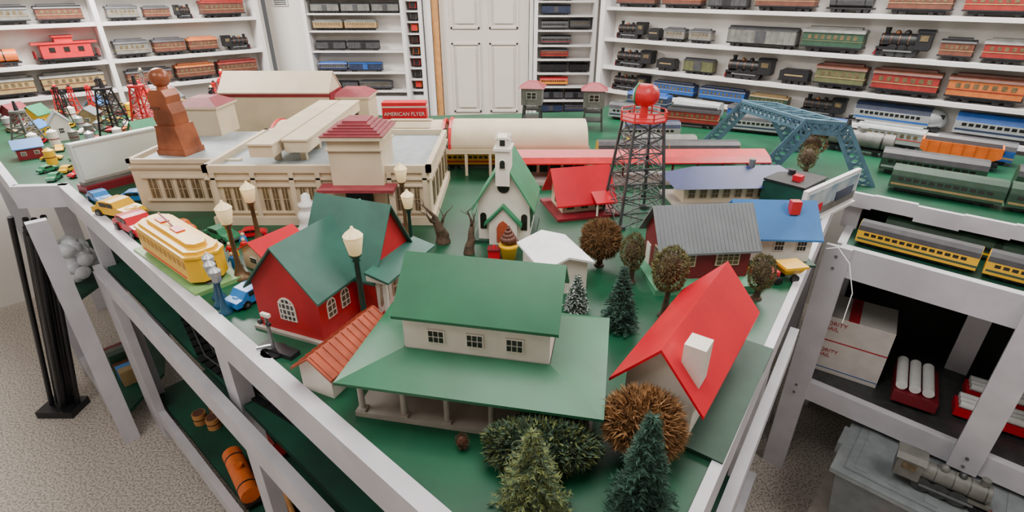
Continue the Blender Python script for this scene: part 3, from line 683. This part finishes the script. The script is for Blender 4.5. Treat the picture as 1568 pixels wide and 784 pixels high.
# ---------------------------------------------------------------- foliage
def blade(b,p,d,l,w,m):
    d=d.normalized();q=d.cross(Vector((R.uniform(-1,1),R.uniform(-1,1),R.uniform(-1,1))))
    if q.length<1e-4: return
    q=q.normalized()*w;b.add([p-q,p+q,p+d*l],[(0,1,2)],m)
def conifer(x,y,h,r,m,snow=False,layers=17,m2=None):
    b=B();b.cyl((0,0,0),(0,0,h*.97),.006,.0015,'bark',7);b.cyl((0,0,0),(0,0,.008),.016,.016,'bark',10)
    for k in range(layers):
        t=k/(layers-1);z=h*(.1+.87*t);rr=r*(1-t)**.85+.004;n=int(9+15*(1-t))
        for i in range(n):
            a=2*pi*(i+R.random()*.7)/n;L=rr*R.uniform(.75,1.18);d=Vector((math.cos(a),math.sin(a),-.22+.6*t))
            p0=Vector((0,0,z));b.add([p0,p0+Vector((0,0,.0012)),p0+d*L],[(0,1,2)],'bark')
            ns=max(5,int(20*L/r))
            for j in range(ns):
                f=.2+.8*j/ns;p=p0+d*(L*f);p.z+=.006*math.sin(f*3)
                for g in(-1,1):
                    dd=Vector((math.cos(a+g*.75),math.sin(a+g*.75),R.uniform(-.25,.35)));blade(b,p,dd,h*.075*R.uniform(.7,1.2)*(1-.4*f),.0013,'snow' if snow and R.random()<.3 else (m2 if m2 and R.random()<.35 else m))
    b.build('toy_pine_tree',(x,y,T),0,False)
def roundtree(name,x,y,zc,r,m,n=2600,trunk=True,core='bark',bl=.14,m2=None):
    b=B()
    if trunk: b.tube([(0,0,0),(.003,0,zc*.5),(0,.002,zc)],[.01,.007,.005],'bark',8);b.cyl((0,0,0),(0,0,.006),.016,.014,'bark',10)
    rx,ry,rz_=r;b.sph((0,0,zc),(rx*.7,ry*.7,rz_*.7),core)
    lumps=[Vector((R.gauss(0,1),R.gauss(0,1),R.gauss(0,1))).normalized() for _ in range(14)]
    for i in range(n):
        d=Vector((R.gauss(0,1),R.gauss(0,1),R.gauss(0,1))).normalized();k=.66+.32*max(0,max(d.dot(q) for q in lumps)-.55)/.45+R.uniform(-.05,.07)
        p=Vector((d.x*rx*k,d.y*ry*k,zc+d.z*rz_*k));blade(b,p,d+Vector((R.uniform(-.9,.9),R.uniform(-.9,.9),R.uniform(-.7,.9))),rx*bl*R.uniform(.8,1.6),rx*.022+.0006,m2 if m2 and R.random()<.3 else m)
    b.build(name,(x,y,T),0,False)
conifer(.03,.565,.175,.06,'leaf_olive',m2='leaf_grey');conifer(.20,.565,.205,.05,'leaf_teal',layers=20,m2='leaf_dark');conifer(.262,1.085,.165,.042,'leaf_teal');conifer(.165,1.16,.10,.03,'leaf_dark',True);conifer(-.26,1.12,.1,.035,'leaf_dark')
roundtree('toy_bush',.05,.668,.045,(.10,.05,.045),'leaf_grey',6500,False,'leaf_dark',.1,m2='leaf_olive')
roundtree('toy_round_tree',.228,.69,.07,(.064,.056,.056),'leaf_rust',6000,True,'leaf_brown',.24,m2='leaf_brown')
roundtree('toy_round_tree',.262,1.41,.088,(.058,.055,.052),'leaf_brown',4200,True,'leaf_brown',.22)
roundtree('toy_round_tree',.335,1.31,.095,(.034,.034,.055),'leaf_moss');roundtree('toy_round_tree',.385,1.135,.135,(.042,.04,.06),'leaf_moss',3200,m2='leaf_olive')
roundtree('toy_round_tree',.655,1.22,.08,(.034,.034,.052),'leaf_moss');roundtree('toy_round_tree',1.20,2.10,.13,(.04,.04,.05),'leaf_moss',1200);roundtree('toy_round_tree',1.32,2.3,.13,(.055,.05,.05),'leaf_brown',1200)
roundtree('toy_round_tree',-.09,.70,.018,(.013,.013,.016),'brown',500,False,'brown')
# ---------------------------------------------------------------- bridge
b=B()
def lat(b,s,e,s2,e2,n,w,m='bridge_blue'):
    b.bar(s,e,w,m);b.bar(s2,e2,w,m)
    for i in range(n):
        t=i/n;t2=(i+1)/n;b.bar(s.lerp(e,t),s2.lerp(e2,t2),w*.55,m);b.bar(s.lerp(e,t2),s2.lerp(e2,t),w*.55,m)
def truss(b,p,q,h,w=.016,f=.33):
    p=Vector(p);q=Vector(q);z=Vector((0,0,h));a=p.lerp(q,f)+z;c=p.lerp(q,1-f)+z;dn=Vector((0,0,-.045))
    p2=p.lerp(q,.13);q2=p.lerp(q,.87);a2=a+dn+(q-p)*.06;c2=c+dn-(q-p)*.06
    lat(b,p,a,p2,a2,9,w);lat(b,a,c,a2,c2,5,w);lat(b,c,q,c2,q2,9,w)
    return a,c
n1=truss(b,(1.10,2.31,0),(1.51,2.11,0),.245);n2=truss(b,(1.03,2.83,0),(1.46,2.62,0),.225)
for i in(0,1):
    dn=Vector((0,0,-.04));lat(b,n1[i],n2[i],n1[i]+dn,n2[i]+dn,14,.013)
for i in range(5):
    t=i/5;b.bar(n1[0].lerp(n2[0],t),n1[1].lerp(n2[1],t+.2),.007,'bridge_blue');b.bar(n1[1].lerp(n2[1],t),n1[0].lerp(n2[0],t+.2),.007,'bridge_blue')
b.cyl(tuple(n1[1]),tuple(n1[1]+Vector((0,0,.02))),.012,.006,'black');b.sph(tuple(n1[1]+Vector((0,0,.035))),.009,'black');b.bar(n1[1]+Vector((-.02,0,.025)),n1[1]+Vector((.02,0,.025)),.006,'black')
b.build('truss_bridge',(0,0,T))
# signal towers
for x,y in((.12,3.2),(.47,3.12)):
    b=B()
    for gx in(-1,1):
        for gy in(-1,1): b.bar((gx*.055,gy*.055,0),(gx*.045,gy*.045,.14),.01,'steel_dark')
    for z in(.05,.1): b.box(-.052,.052,-.052,.052,z,z+.006,'steel_dark')
    b.box(-.06,.06,-.06,.06,.13,.225,'car_grey');b.win(0,.185,.06,.04,-.06,'car_silver','window_dark',2,2)
    b.hip(-.075,.075,-.075,.075,.225,.258,.05,'red_brown');b.build('toy_signal_tower',(x,y,T),rad(-8))
# billboard right & transformer
b=B();b.box(-.21,.21,-.018,.018,0,.01,'white_paint');b.box(-.21,.21,-.008,.008,.01,.135,'white_paint');b.box(-.19,.19,-.011,-.008,.025,.122,'picture_sky');b.box(-.19,.19,-.0125,-.01,.025,.055,'car_grey');b.box(.02,.16,-.0135,-.01,.05,.085,'car_navy');b.box(-.15,-.08,-.0135,-.01,.04,.07,'red_bright')
b.build('toy_billboard',(1.15,1.81,T),rad(38))
b=B();b.box(-.07,.07,-.09,.09,0,.11,'post_green')
for i in range(9):
    y=-.085+i*.021;b.box(-.078,.078,y-.003,y+.003,.008,.105,'post_green')
b.box(-.075,.075,-.095,.095,.11,.118,'black');b.cb(.02,-.03,.128,.03,.03,.02,'red_bright');b.cyl((-.03,.03,.118),(-.03,.03,.135),.014,.012,'black')
b.build('toy_transformer',(1.05,1.88,T),rad(-50))
# ---------------------------------------------------------------- trains on table
YL=('yellow','car_grey','car_red')
def line(k,L,c,p,q,n,sc=1,z=T):
    p=Vector(p);q=Vector(q);a=math.atan2(q.y-p.y,q.x-p.x)
    for i in range(n):
        t=(i+.5)/n;v=p.lerp(q,t);kk=k[i%len(k)];put_train(kk,L,c if isinstance(c,tuple) else c[i%len(c)],v.x,v.y,z,a,sc)
line('s',.33,YL,(-1.0,2.40),(.36,2.40),4)
line('s',.33,('yellow','car_dkgrey','car_red'),(.40,2.46),(1.06,2.46),2,1.1)
line('s',.33,YL,(.5,2.60),(.98,2.60),1)
GR=('car_green','car_green','car_tan')
line('s',.36,GR,(1.56,2.10),(2.72,1.20),4,1.1);line('s',.37,('car_green','car_dkgrey','car_silver'),(1.63,2.36),(2.75,1.55),3,1.15)
line('h',.3,('orange','black','black'),(1.96,2.52),(2.2,2.32),1,1.25);line('t',.3,('car_grey','black','black'),(1.62,2.72),(1.86,2.52),1,1.25)
line('ps',.3,[('car_navy','car_blue','car_silver'),('car_silver','car_silver','car_red'),('car_blue','car_dkgrey','car_tan')],(.80,3.80),(2.35,2.39),6,1.1)
line('sp',.3,[('car_silver','car_dkgrey','car_navy'),('car_maroon','black','car_tan')],(.60,3.42),(1.55,2.95),3,1.1)
line('s',.3,[('car_silver','car_navy','car_blue'),('car_navy','car_blue','car_silver')],(.5,2.87),(1.0,2.87),1,1.1)
# trains on right rack
line('s',.37,('yellow','car_dkgrey','car_green'),(1.35,1.90),(2.5,.85),4,1.0,ZS);line('s',.36,('car_green','car_green','yellow'),(1.52,1.96),(2.5,1.05),4,.9,ZS)
line('s',.36,('yellow','car_dkgrey','car_green'),(1.62,2.08),(2.6,1.17),3,.9,ZS)
# boxes
b=B();b.box(-.15,.15,-.11,.11,0,.28,'cardboard_white');b.box(-.151,.151,-.111,.111,.16,.166,'print_red');b.box(-.151,.151,-.111,-.1,.02,.024,'print_blue');b.box(-.02,.02,-.112,.111,.2805,.2815,'print_red')
o=b.build('cardboard_box',(1.50,1.95,.508),rad(-35));text('PRIORITY\nMAIL',.026,'print_red',o,(-.07,-.112,.235),(pi/2,0,0));text('PRIORITY\nMAIL',.024,'print_red',o,(-.07,-.112,.1),(pi/2,0,0))
b=B()
for k in range(3): b.cyl((-.1,k*.045,.09),(.1,k*.045,.09),.02,.02,'snow',12)
wheels(b,[-.08,-.05,.05,.08],.012,.03);b.box(-.12,.12,-.04,.11,.02,.068,'red_dark');b.build('toy_freight_car',(1.72,1.72,.508),rad(55))
for x,y in((1.90,1.56),(2.02,1.66)):
    b=B();b.box(-.14,.14,-.045,.045,.015,.05,'red_bright');wheels(b,[-.1,-.06,.06,.1],.014,.035)
    for k in(-.03,0,.03): b.cyl((-.13,k,.066),(.13,k,.066),.015,.015,'snow',10)
    b.build('toy_flatcar',(x,y,.508),rad(-35))
b=B()
b.hip(-.29,.29,-.2,.2,.28,.0,.03,'bin_plastic');b.box(-.31,.31,-.215,.215,.28,.3,'bin_plastic');b.box(-.27,.27,-.18,.18,.3,.306,'bin_plastic')
for i in range(5): b.box(-.24+i*.11,-.2+i*.11,-.16,.16,.306,.309,'bin_plastic')
for x in(-.325,.305): b.box(x,x+.02,-.06,.06,.25,.305,'bin_plastic')
for i in range(5): b.box(-.2+i*.08,-.15+i*.08,-.12,.12,.03,.12+.02*(i%2),['car_dkgrey','car_maroon','car_green','black','car_grey'][i])
b.build('storage_bin',(1.60,1.40,.095),rad(-43))
b=B();b.box(-.33,.33,-.24,.24,.075,.094,'platform_grey')
for x in(-.29,.29):
    for y in(-.2,.2): b.box(x-.03,x+.03,y-.03,y+.03,0,.08,'platform_grey')
b.build('low_platform',(1.60,1.40,0),rad(-43))
b=B();b.push(sc=1.2);steam(b,.27,'car_grey','steel_dark');b.pop();b.build('toy_steam_locomotive',(1.55,1.33,.405),rad(-38))
# wire
b=B();pts=[(.99,1.50,T+.012),(1.02,1.49,T+.02),(1.035,1.44,T-.01),(1.03,1.38,T-.08),(1.0,1.34,T-.16)]
b.tube(pts,.0014,'snow',6);b.build('power_cord')
# ---------------------------------------------------------------- lower shelf items
z1=T-.38
def path_track(pts,z,name='toy_train_track'):
    b=B();P=[Vector((x,y,0)) for x,y in pts];fine=[]
    for i in range(len(P)-1):
        for k in range(6): fine.append(P[i].lerp(P[i+1],k/6))
    fine.append(P[-1])
    for g in(-.028,0,.028):
        line_=[]
        for i,p in enumerate(fine):
            d=(fine[min(i+1,len(fine)-1)]-fine[max(i-1,0)]).normalized();line_.append((p.x-d.y*g,p.y+d.x*g,z+.012))
        b.tube(line_,.003,'steel_dark',5)
    for i,p in enumerate(fine):
        d=(fine[min(i+1,len(fine)-1)]-fine[max(i-1,0)]).normalized();b.push(p.x,p.y,z+.001,math.atan2(d.y,d.x));b.box(-.02,.02,-.05,.05,0,.008,'black');b.pop()
    b.build(name)
path_track([(-1.35,1.95),(-1.22,1.72),(-1.02,1.47),(-.79,1.30),(-.60,1.18),(-.35,1.05)],z1)
path_track([(-1.0,1.95),(-.9,1.72),(-.7,1.5),(-.4,1.36),(0,1.25)],z1)
b=B();
for x,y in((-1.5,1.92),(-1.46,1.99),(-1.42,1.89),(-1.37,1.96)):
    b.cyl((x,y,.171),(x,y,.23),.03,.03,'wood_trim',12);b.cyl((x,y,.2),(x,y,.206),.031,.031,'brown',12);b.cyl((x,y,.228),(x,y,.232),.026,.026,'brown',12)
b.build('toy_barrels')
b=B();b.push(sc=1.2);tank(b,.25,'orange');b.pop();b.build('toy_tank_car',(-1.13,1.56,.171),rad(-50))
b=B();b.push(sc=1.2);boxcar(b,.28,'car_red','car_maroon');b.pop();b.build('toy_boxcar',(-1.14,1.80,.171),rad(-45))
b=B();b.box(-.15,.15,-.05,.05,0,.02,'brown')
for k in range(4): b.cyl((-.14,-.035+k*.023,.035),(.14,-.035+k*.023,.035),.012,.012,'wood_trim',8)
b.build('toy_log_car',(-.89,1.38,.171),rad(-55))
b=B();b.box(-.2,.2,-.12,.12,0,.12,'car_dkgrey')
for i in range(9): b.box(-.19+i*.045,-.17+i*.045,-.124,.124,.01,.12,'car_grey')
b.build('plastic_crate',(-.50,1.17,.171),rad(-41))
b=B();b.box(-.12,.12,-.08,.08,0,.15,'black');b.box(-.1,.1,-.082,-.08,.03,.1,'car_dkgrey');b.box(-.125,.125,-.085,.085,.15,.16,'black');b.build('train_transformer_box',(-.22,.98,z1+.001),rad(-41))
# left rack items
b=B();ro=random.Random(5)
for i in range(9):
    x=-2.42+ro.uniform(-.07,.07);y=2.19+ro.uniform(-.03,.03);b.cyl((x,y,0.02),(x+.33,y-.08,1.12+ro.uniform(-.05,.05)),.012,.012,'black',6)
b.box(-2.52,-2.33,2.12,2.25,0,.04,'black');b.build('bundle_of_poles')
b=B();rr=random.Random(3)
for i in range(26):
    b.sph((rr.uniform(-.1,.1),rr.uniform(-.06,.06),rr.uniform(.045,.2)),(rr.uniform(.025,.05),rr.uniform(.02,.04),rr.uniform(.02,.045)),'bag_plastic',7,5)
b.build('plastic_bag',(-2.06,2.2,T-.499))
b=B()
for i in range(6):
    b.box(-.2+i*.07,-.15+i*.07,-.05,.05,0,.05+.02*(i%3),['red_dark','car_grey','car_green','brown','blue_toy','car_tan'][i])
b.build('toy_accessory_pile',(-2.2,2.4,.121),rad(-42))
def toyhouse(x,y,w,d,h,wm,rm,z=T,rz=0):
    b=B();b.gable(w,d,h,h*1.5,wm,rm,.01,.004);b.win(0,h*.55,w*.3,h*.3,-d/2);b.push(rz=pi/2)
    for k in(-.25,.25): b.win(k*d,h*.5,d*.2,h*.3,-w/2)
    b.pop();b.build('toy_house',(x,y,z),rz)
# cluttered left table
rc=random.Random(11);cols=['red_bright','yellow','blue_toy','green_trim','orange','house_white','yellow','red_bright','green_trim','red_dark','car_tan']
placed=[(-1.95,2.85,.06),(-2.2,2.95,.07),(-2.62,2.85,.05)]
def free(x,y,r):
    for a,c,s in placed:
        if (a-x)**2+(c-y)**2<(r+s)**2: return False
    return True
cnt=0
for i in range(16000):
    x=rc.uniform(-3.15,-1.5);y=rc.uniform(2.2,4.0)
    if y-3.5>(x+3.15)-.1: continue
    if x>-1.62 and y<2.6: continue
    if y<2.3 and x<-2.0: continue
    if x<-2.1 and y<2.2-(x+2.07)*.95+.05: continue
    if y>3.65-(x+1.7)*1.6-.1 and x>-2.1: continue
    if abs(x+1.66)<.22 and y<2.45: continue
    k=rc.random();far=y>2.85
    r=.064 if k<.4 else .042
    if not free(x,y,r): continue
    placed.append((x,y,r));cnt+=1
    if k<.4:
        if far or rc.random()<.35: toyhouse(x,y,.08,.10,.05+.05*rc.random(),rc.choice(['house_white','cream','red_dark','car_tan','cream','yellow']),rc.choice(['red_dark','green_trim','grey_roof','red_tower','red_brown','blue_roof']),rz=rc.uniform(-1,1))
        else: toycar(x,y,.125,rc.choice(['yellow','red_bright','green_trim','yellow','house_white','blue_toy']),rc.uniform(-2,2))
    elif k<.75: toycar(x,y,.085,rc.choice(cols),rc.uniform(-2,2))
    elif k<.85 or not far:
        b=B();m=rc.choice(['car_silver','house_white','yellow','car_grey']);h=rc.uniform(.04,.08);b.cyl((0,0,0),(0,0,h),.022,.022,m,14);b.cyl((0,0,h),(0,0,h+.012),.023,.004,m,14);b.cyl((0,0,h*.5),(0,0,h*.56),.0228,.0228,'red_dark',14);b.build('toy_silo',(x,y,T))
    else:
        b=B();m=rc.choice(['steel_dark','red_tower','black','car_grey','red_tower']);h=rc.uniform(.13,.22)
        for gx in(-1,1):
            for gy in(-1,1): b.bar((gx*.022,gy*.022,0),(gx*.007,gy*.007,h),.004,m)
        for q in range(5):
            z=h*q/5+.01;w=.021-.014*z/h;b.box(-w,w,-w,w,z,z+.003,m)
            z2=z+h/5-.01;w2=.021-.014*z2/h;b.bar((-w,-w,z),(w2,-w2,z2),.003,m);b.bar((w,-w,z),(-w2,-w2,z2),.003,m)
        b.box(-.012,.012,-.012,.012,h,h+.012,m);b.sph((0,0,h+.018),.009,rc.choice(['red_bright','globe','black']),8,6);b.build('toy_floodlight_tower',(x,y,T))
    if cnt>230: break
def lattice(name,x,y,h,S,s2,m,top):
    b=B();N=6
    for i in range(N):
        t=i/N;t2=(i+1)/N;r=S+(s2-S)*t;r2=S+(s2-S)*t2;c=[(-r,-r,h*t),(r,-r,h*t),(r,r,h*t),(-r,r,h*t)];c2=[(-r2,-r2,h*t2),(r2,-r2,h*t2),(r2,r2,h*t2),(-r2,r2,h*t2)]
        for k in range(4): b.bar(c[k],c2[k],.007,m);b.bar(c[k],c2[(k+1)%4],.004,m);b.bar(c2[k],c2[(k+1)%4],.004,m)
    b.cyl((0,0,h),(0,0,h+.012),s2*1.8,s2*1.8,m,8);b.cyl((0,0,h),(0,0,h+.06),s2*.6,s2*.3,top,8);b.build(name,(x,y,T))
lattice('toy_lattice_tower',-1.95,2.85,.28,.06,.022,'red_tower','black');lattice('toy_oil_derrick',-2.2,2.95,.25,.06,.025,'black','black');lattice('toy_oil_derrick',-2.62,2.85,.15,.05,.02,'car_grey','black')
toyhouse(-.72,1.44,.1,.14,.06,'cream','red_bright',rz=rad(-30))
for i,(x,y) in enumerate([(-.86,1.54),(-.84,1.50),(-.92,1.49),(-.84,1.44),(-.79,1.50),(-.80,1.46),(-.87,1.47),(-.83,1.40)]):
    b=B();m=['blue_toy','red_bright','green_trim','yellow','black','orange','red_bright','blue_toy'][i]
    b.lathe([(.006,0),(.007,.002),(.006,.018),(.009,.03),(.008,.036),(.003,.038)],m,seg=10);b.sph((0,0,.043),.006,'cream')
    for g in(-1,1): b.bar((g*.008,0,.034),(g*.012,-.004,.018),.003,m)
    b.build('toy_figurine',(x,y,T))
# ---------------------------------------------------------------- lights
def area(name,x,y,z,sx,sy,e,col=(1,.955,.905),rx=0,ry=0,rz=0):
    l=bpy.data.lights.new(name,'AREA');l.shape='RECTANGLE';l.size=sx;l.size_y=sy;l.energy=e;l.color=col
    o=bpy.data.objects.new(name,l);bpy.context.scene.collection.objects.link(o);o.location=(x,y,z);o.rotation_euler=(rx,ry,rz)
area('ceiling_light_1',0,.9,2.85,1.0,1.0,32);area('ceiling_light_2',0,3.3,2.85,1.8,.7,68);area('added_left_wall_wash',-2.35,3.25,2.8,.8,.8,130)  # the far-left, strongest one is an added lamp to brighten the left wall
area('ceiling_light_4',1.9,2.6,2.85,1.0,1.0,78);area('ceiling_light_5',-1.8,.6,2.85,1.0,1.0,28);area('ceiling_light_6',2.0,.5,2.85,.9,.9,24)
w=bpy.data.worlds.new('world');w.use_nodes=True;w.node_tree.nodes['Background'].inputs[0].default_value=(1,.98,.96,1);w.node_tree.nodes['Background'].inputs[1].default_value=.15
bpy.context.scene.world=w
cd=bpy.data.cameras.new('camera');cd.sensor_width=36;cd.lens=933/1800*36;cd.clip_start=.02
co=bpy.data.objects.new('camera',cd);bpy.context.scene.collection.objects.link(co);co.location=(0,0,T+.75);co.rotation_euler=(rad(63),0,0)
bpy.context.scene.camera=co
